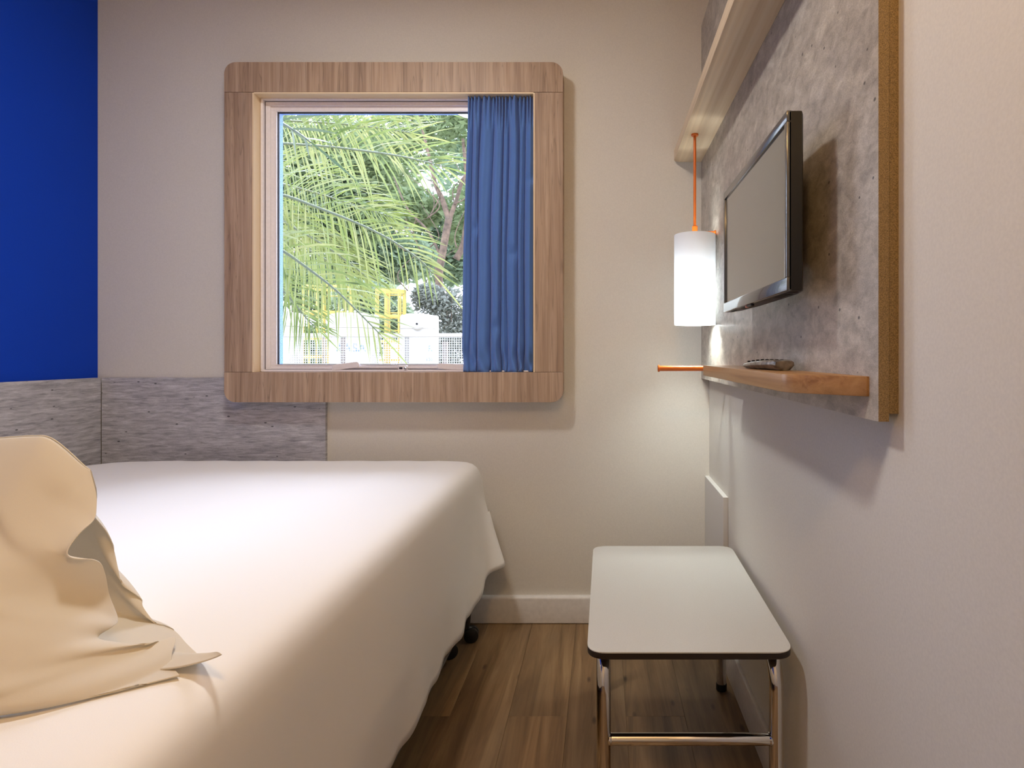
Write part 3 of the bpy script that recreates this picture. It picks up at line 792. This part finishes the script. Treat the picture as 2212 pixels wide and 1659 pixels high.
stuff(ms.build('wire_mesh', M['wire'], fe))

# tanks
def text_mesh(body, size, m, parent, cx, cy, r, zc, a0):
    cu = bpy.data.curves.new('lettering', 'FONT'); cu.body = body; cu.size = size; cu.align_x = 'CENTER'; cu.resolution_u = 4
    tmp = bpy.data.objects.new('lettering', cu); C.objects.link(tmp)
    dg = bpy.context.evaluated_depsgraph_get(); me = bpy.data.meshes.new_from_object(tmp.evaluated_get(dg))
    C.objects.unlink(tmp); bpy.data.objects.remove(tmp)
    for v in me.vertices:                                   # wrap round the tank
        a = a0 + v.co.x/r; z = zc + v.co.y
        v.co = Vector((cx + (r+0.004)*math.sin(a), cy - (r+0.004)*math.cos(a), z)) - parent.location
    me.materials.clear(); me.materials.append(m)
    o = bpy.data.objects.new('lettering', me); C.objects.link(o); o.parent = parent
    return o
def tank(pxc, wpx, ytop, d, label, flange=False):
    r = wpx*d/F/2; cx = (pxc-VPX)*d/F; zt = CH + (VPY-ytop)*d/F
    t = thing('water_tank', label, 'tank', (cx, d, 0), 'white tanks behind the fence')
    MB().lathe([(0.0, 0), (r, 0), (r, zt-0.06), (r*0.985, zt-0.035), (r*0.93, zt-0.02), (0, zt-0.012)], (cx, d, 0), 48).build('shell', M['tank'], t, smooth=40)
    MB().lathe([(0, zt-0.02), (r*0.62, zt-0.02), (r*0.64, zt-0.012), (r*0.62, zt), (0, zt+0.004)], (cx-0.1*r, d, 0), 36).build('lid', M['tank'], t, smooth=40)
    MB().lathe([(r+0.003, zt-0.22), (r+0.006, zt-0.213), (r+0.003, zt-0.206)], (cx, d, 0), 48).build('seam', M['tank'], t, smooth=True)
    if flange:
        fx = (915-VPX)*d/F; fz = CH+(VPY-702)*d/F
        yy = d - math.sqrt(max(0, r*r-(fx-cx)**2))
        fg = MB().lathe([(0.0, 0.03), (0.082, 0.03), (0.084, -0.012), (0.070, -0.026), (0.03, -0.03), (0.0, -0.03)], (fx, yy-0.012, fz), 32, 'y').build('flange', M['tank'], t, smooth=40)
        MB().lathe([(0.0, 0.0), (0.014, 0.0), (0.014, -0.006), (0.0, -0.006)], (fx, yy-0.042, fz), 16, 'y').build('pipe_hole', M['vent'], fg, smooth=40)
    return t, cx, d, r
t1, *a1 = tank(600, 98, 673, 8.4, 'leftmost white tank behind the fence, half hidden by palm fronds')
t2, *a2 = tank(765.5, 101, 677, 8.4, 'widest white tank behind the fence with pale blue lettering')
t3, *a3 = tank(906.5, 80, 679, 8.5, 'white tank with a round flange behind the fence, beside the curtain', True)
text_mesh('AASA', 0.17, M['tankprint'], t2, a2[0], a2[1], a2[2], 1.13, 0.25)
text_mesh('R', 0.12, M['tankprint'], t3, a3[0], a3[1], a3[2], 1.14, 0.86)
text_mesh('100', 0.07, M['tankprint'], t3, a3[0], a3[1], a3[2], 1.00, 0.80)

# yellow ladder cages
def cage(px0, px1, ytop, d, label):
    r = (px1-px0)*d/F/2; cx = ((px0+px1)/2-VPX)*d/F; zt = CH+(VPY-ytop)*d/F
    t = thing('ladder_cage', label, 'ladder cage', (cx, d, 0), 'yellow ladder cages behind the tanks')
    for z in (zt, zt-0.42, zt-0.84, zt-1.14):
        b = MB(); n = 28
        prof = [(r-0.005, z-0.02), (r+0.005, z-0.02), (r+0.005, z+0.02), (r-0.005, z+0.02)]
        b.lathe(prof, (cx, d, 0), n, closed=True); b.build('hoop', M['yellow'], t)
    for k in range(7):
        a = R(-90 + 52*(k-3)); x, y = cx+r*math.cos(a), d+r*math.sin(a)
        MB().box((x-0.013, y-0.006, 0.3), (x+0.013, y+0.006, zt+0.03)).build('bar', M['yellow'], t)
    for s in (-1, 1):
        MB().box((cx+s*r*0.62-0.018, d+r*0.9, 0), (cx+s*r*0.62+0.018, d+r*0.9+0.04, zt+0.05)).build('ladder_rail', M['yellow'], t)
    z = 0.3
    while z < zt:
        MB().tube([(cx-r*0.62, d+r*0.9+0.02, z), (cx+r*0.62, d+r*0.9+0.02, z)], 0.011, 8).build('rung', M['yellow'], t); z += 0.3
cage(660, 756, 622, 9.6, 'yellow ladder cage behind the palm fronds at the left of the window')
cage(813, 874, 629, 9.6, 'yellow ladder cage rising left of the flanged tank')

# palm
palm = thing('palm_tree', 'palm with long arching feathery fronds close outside the window', 'palm tree', (-4.6, 5.2, 0))
pt = MB()
pt.tube([(-4.6+0.02*math.sin(i), 5.2, 2.3*i/14) for i in range(15)], [0.17+0.012*(i % 2) for i in range(15)], 16)
pt.build('trunk', M['bark'], palm, smooth=True)
CROWN = Vector((-4.6, 5.2, 2.35))
leafcount = [0]
def blade(bm, p, d, side, L, W, droop, seg=4, curl=0.0):
    """one leaflet: tapered strip that starts along d and sags."""
    d = d.normalized(); pos = p.copy(); L_ = L/seg
    wdir = side
    prev = None
    for k in range(seg+1):
        t = k/seg
        w = W*(0.35 + 1.3*t if t < 0.35 else 0.80*(1-((t-0.35)/0.65)**1.6)+0.02)
        wd = (wdir - d*wdir.dot(d)).normalized()*w*0.5
        cur = (bm.verts.new(pos-wd), bm.verts.new(pos+wd))
        if prev: bm.faces.new((prev[0], prev[1], cur[1], cur[0]))
        prev = cur
        d = (d + Vector((0,0,-1))*droop/seg).normalized()
        pos = pos + d*L_
def frond(ctrl, n, Lmax, W, m, single, tilt, ang=52, droop=(0.7, 1.3), seed=1, bare=0.0, tipfan=1.0, pinch=1.0):
    """ctrl: (px, py, dist) along the visible rib; the rib goes back to the crown."""
    rng = random.Random(seed)
    P = [tuple(at(*c)) for c in ctrl]
    a = Vector(P[0]); b = Vector(P[1]); dirb = (a-b).normalized()
    mid = (a + CROWN)/2 + Vector((0,0,0.25)); 
    pts = crspline([tuple(CROWN), tuple(mid)] + P, 12)
    pts = [Vector(p) for p in pts]
    npt = len(pts)
    rb = MB(); rb.tube(pts, [0.014*(1-0.85*i/(npt-1))+0.0016 for i in range(npt)], 6)
    fr = rb.build('frond', M['rachis'], palm, smooth=True)
    # arclength
    ln = [0]
    for p, q in zip(pts, pts[1:]): ln.append(ln[-1]+(q-p).length)
    tot = ln[-1]
    start = ln[18]*0.9      # leaflets begin past the leaf stalk
    joined = None if single else MB()
    for k in range(n):
        u = (k+0.5)/n; s = start + (tot-start)*u
        i = max(j for j in range(npt-1) if ln[j] <= s); f = (s-ln[i])/(ln[i+1]-ln[i]+1e-9)
        p = pts[i].lerp(pts[i+1], f); t = (pts[min(i+2,npt-1)]-pts[max(i-1,0)]).normalized()
        view = Vector((math.sin(tilt), -math.cos(tilt), 0.25)).normalized()      # blade plane normal
        nrm = t.cross(view).normalized()                                  # in-plane, one side
        for sg in (-1, 1):
            A = R(ang*(1-0.62*u**2.2) + rng.uniform(-6, 6))
            d = t*math.cos(A) + nrm*sg*math.sin(A) + view*0.30 + Vector((rng.uniform(-.06,.06), rng.uniform(-.06,.06), rng.uniform(-.05,.05)))
            L = Lmax*(0.55+0.75*math.sin(math.pi*min(1, 0.15+0.80*u)))*rng.uniform(0.85, 1.1)*(0.8 if u > 0.93 else 1)
            dr = rng.uniform(*droop)*(1.0-0.75*u**3)
            side = (view*0.9 + nrm*sg*0.25 + Vector((rng.uniform(-.5,.5), rng.uniform(-.5,.5), rng.uniform(-.5,.5)))).normalized()
            side = d.cross(side).normalized()
            if single:
                lb = MB(); blade(lb.bm, p, d, side, L, W, dr, 4); lb.build('leaflet', m, fr, smooth=True); leafcount[0] += 1
            else: blade(joined.bm, p, d, side, L, W, dr, 4)
    lb = MB() if single else joined
    blade(lb.bm, pts[-1], (pts[-1]-pts[-3]), Vector((0,-.3,1)), Lmax*0.7*tipfan, W, 0.1, 4)
    if single: lb.build('leaflet', m, fr, smooth=True)
    else: stuff(lb.build('leaflets', m, fr, smooth=True))
    return fr
# near dark frond at upper left (each leaflet its own piece), then the long arching ones
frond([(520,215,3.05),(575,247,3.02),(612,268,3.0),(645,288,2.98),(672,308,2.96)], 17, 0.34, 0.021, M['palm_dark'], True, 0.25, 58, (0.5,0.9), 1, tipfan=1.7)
frond([(540,415,4.0),(608,421,4.0),(680,446,3.98),(780,486,3.95),(850,522,3.92),(905,560,3.9),(936,592,3.9)], 44, 0.50, 0.019, M['palm'], True, -0.2, 56, (0.7,1.6), 2)
frond([(545,520,3.7),(608,541,3.7),(660,576,3.68),(720,622,3.66),(770,670,3.64),(822,723,3.62)], 40, 0.44, 0.019, M['palm'], True, -0.1, 56, (0.5,1.3), 3)
frond([(530,308,4.3),(605,310,4.3),(720,318,4.28),(850,335,4.25),(920,350,4.2),(962,361,4.2)], 40, 0.54, 0.020, M['palm'], True, 0.15, 58, (0.6,1.3), 4)
# further fronds behind (leaflets too small to pick apart)
frond([(560,262,4.8),(640,262,4.8),(740,268,4.8),(830,278,4.8),(890,288,4.8)], 60, 0.56, 0.021, M['palm'], False, -0.1, 58, (0.8,1.6), 5)
frond([(590,470,4.9),(640,495,4.9),(700,530,4.9),(760,572,4.9),(796,603,4.9)], 58, 0.52, 0.021, M['palm'], False, 0.2, 56, (0.9,1.8), 6)
frond([(560,590,4.6),(605,622,4.6),(640,660,4.6),(664,690,4.6),(682,707,4.6)], 50, 0.42, 0.019, M['palm'], False, 0.0, 58, (0.5,1.3), 7)
frond([(550,385,5.2),(620,400,5.2),(700,422,5.2),(780,448,5.2),(850,470,5.2)], 60, 0.56, 0.021, M['palm'], False, -0.3, 58, (0.8,1.6), 8)
frond([(560,215,4.4),(640,205,4.4),(740,200,4.4),(830,210,4.4),(910,228,4.4)], 52, 0.50, 0.020, M['palm'], False, 0.1, 58, (1.0,1.8), 9)
frond([(560,500,5.6),(620,520,5.6),(690,552,5.6),(740,590,5.6),(775,635,5.6)], 58, 0.52, 0.021, M['palm'], False, 0.3, 58, (1.0,1.9), 10)

# trees and shrubs behind
def cloud(name, m, parent, blobs, n, size, seed):
    rng = random.Random(seed); b = MB()
    for _ in range(n):
        c, r = rng.choice(blobs)
        v = Vector((rng.gauss(0,1), rng.gauss(0,1), rng.gauss(0,1))).normalized()*(rng.random()**0.45)
        p = Vector(c) + Vector((v.x*r[0], v.y*r[1], v.z*r[2]))
        if p.z < 0.02: continue
        a = Vector((rng.gauss(0,1), rng.gauss(0,1), rng.gauss(0,.6))).normalized(); q = Vector((rng.gauss(0,1), rng.gauss(0,1), rng.gauss(0,1)))
        q = (q - a*q.dot(a)).normalized(); s = size*rng.uniform(0.6, 1.35)
        vs = [b.bm.verts.new(p + a*s*k1 + q*s*k2) for k1, k2 in ((-1,0),(0,-0.42),(1,0),(0,0.42))]
        b.bm.faces.new(vs)
    return stuff(b.build(name, m, parent))
def branch_path(pxs, d, jit=0.0):
    return [at(x, y, d) for x, y in pxs]
tree1 = thing('forked_tree', 'grey forked tree trunk standing behind the flanged tank', 'tree', tuple(Vector((at(960,700,11).x, 11, 0))), 'trees behind the fence')
def limb(parent, pxs, d, r0, r1, name='branch'):
    P = [Vector(p) for p in crspline([tuple(v) for v in branch_path(pxs, d)], 6)]
    n = len(P); return MB().tube(P, [r0+(r1-r0)*i/(n-1) for i in range(n)], 8).build(name, M['bark'], parent, smooth=True)
limb(tree1, [(980,890),(972,760),(962,680),(948,605),(957,540),(970,470)], 11, 0.085, 0.07, 'trunk')
limb(tree1, [(970,475),(955,430),(940,395),(925,330),(905,250)], 11, 0.06, 0.02)
limb(tree1, [(970,475),(985,435),(1000,390),(1040,300)], 11, 0.05, 0.02)
limb(tree1, [(955,560),(925,500),(880,450),(850,380)], 11, 0.03, 0.01)
limb(tree1, [(985,560),(1002,520),(1010,420),(1000,300)], 11.3, 0.07, 0.03)
limb(tree1, [(945,620),(1000,720),(1040,780)], 11.2, 0.03, 0.012)
for k in range(14):
    rr = random.Random(50+k); x0, y0 = rr.uniform(870,990), rr.uniform(400,640)
    limb(tree1, [(x0,y0),(x0+rr.uniform(-30,30),y0-rr.uniform(20,45)),(x0+rr.uniform(-60,60),y0-rr.uniform(60,110))], 11+rr.uniform(-.4,.6), 0.014, 0.004, 'twig')
def blob(px, py, d, rx, rz, ry=0.8): return (tuple(at(px, py, d)), (rx, ry, rz))
cloud('foliage', M['leafA'], tree1, [blob(990,260,11.5,1.0,0.6), blob(880,300,12,1.0,0.7), blob(950,180,12,1.6,0.8), blob(1010,480,12,0.5,0.8), blob(900,450,12,0.6,0.4)], 6500, 0.085, 21)
def bgtree(label, px, d, blobs, n, size, m, seed, trunk):
    t = thing('background_tree', label, 'tree', (at(px, 700, d).x, d, 0), 'trees behind the fence')
    base = at(px, VPY, d); 
    MB().tube([(base.x, d, 0), (base.x+0.1, d, 1.2), (base.x-0.05, d, 2.4), (base.x+0.1, d, trunk)], [0.12, 0.10, 0.08, 0.04], 8).build('trunk', M['bark'], t, smooth=True)
    cloud('foliage', m, t, blobs, n, size, seed)
bgtree('bright green tree filling the upper left behind the palm', 640, 14.2, [blob(640,300,14.2,2.4,1.5,1.2), blob(760,360,14.2,1.7,1.0,1.2), blob(620,480,14.2,1.8,1.2,1.2), blob(740,470,14.2,1.2,0.8,1)], 17000, 0.10, M['leafA'], 31, 5.0)
bgtree('cool green tree in the middle behind the palm fronds', 800, 16.8, [blob(815,420,16.8,1.3,1.0,1), blob(780,520,16.8,1.5,1.0,1), blob(870,560,16.8,1.1,0.7,1), blob(760,600,16.8,1.4,0.7,1)], 12000, 0.11, M['leafB'], 32, 4.6)
bgtree('pale tree at the right edge behind the forked trunk', 1010, 19.4, [blob(1000,330,19.4,1.5,1.6,1), blob(1030,520,19.4,1.3,1.8,1), blob(960,560,19.4,1.0,1.0,1), blob(930,470,19.4,1.0,0.8,1), blob(1110,420,19.4,1.6,1.8,1), blob(1150,600,19.4,1.8,1.4,1), blob(1090,690,19.4,1.6,1.2,1)], 13000, 0.13, M['leafB'], 33, 5.4)
def shrub(label, px, d, blobs, n, m, seed, size=0.06):
    t = thing('shrub', label, 'shrub', (at(px, 700, d).x, d, 0), 'shrubs behind the tanks')
    b = MB(); rg = random.Random(seed)
    for _ in range(9):
        x = at(px, 700, d).x
        b.tube([(x+rg.uniform(-.2,.2), d, 0), (x+rg.uniform(-.25,.25), d, 1.0), (x+rg.uniform(-.4,.4), d+rg.uniform(-.3,.3), rg.uniform(1.6,2.3))], [0.02, 0.014, 0.004], 5)
    b.build('stem', M['bark'], t)
    cloud('foliage', m, t, blobs, n, size, seed)
shrub('dense twiggy grey-green shrub right of the flanged tank', 960, 9.9, [blob(960,660,9.9,0.52,0.33,0.35), blob(925,640,9.9,0.28,0.22,0.35), blob(990,720,9.9,0.38,0.33,0.35), blob(960,780,9.9,0.48,0.38,0.35)], 7000, M['leafC'], 41, 0.043)
shrub('green shrub between the two yellow ladder cages', 790, 10.75, [blob(790,640,10.75,0.66,0.38,0.4), blob(840,690,10.75,0.47,0.47,0.4), blob(760,740,10.75,0.66,0.47,0.4)], 7000, M['leafB'], 42)
shrub('yellow-green shrub behind the leftmost tank', 640, 12.0, [blob(620,600,12.0,0.7,0.5,0.5), blob(690,640,12.0,0.7,0.5,0.5), blob(680,750,12.0,0.8,0.5,0.5)], 7000, M['leafA'], 43)
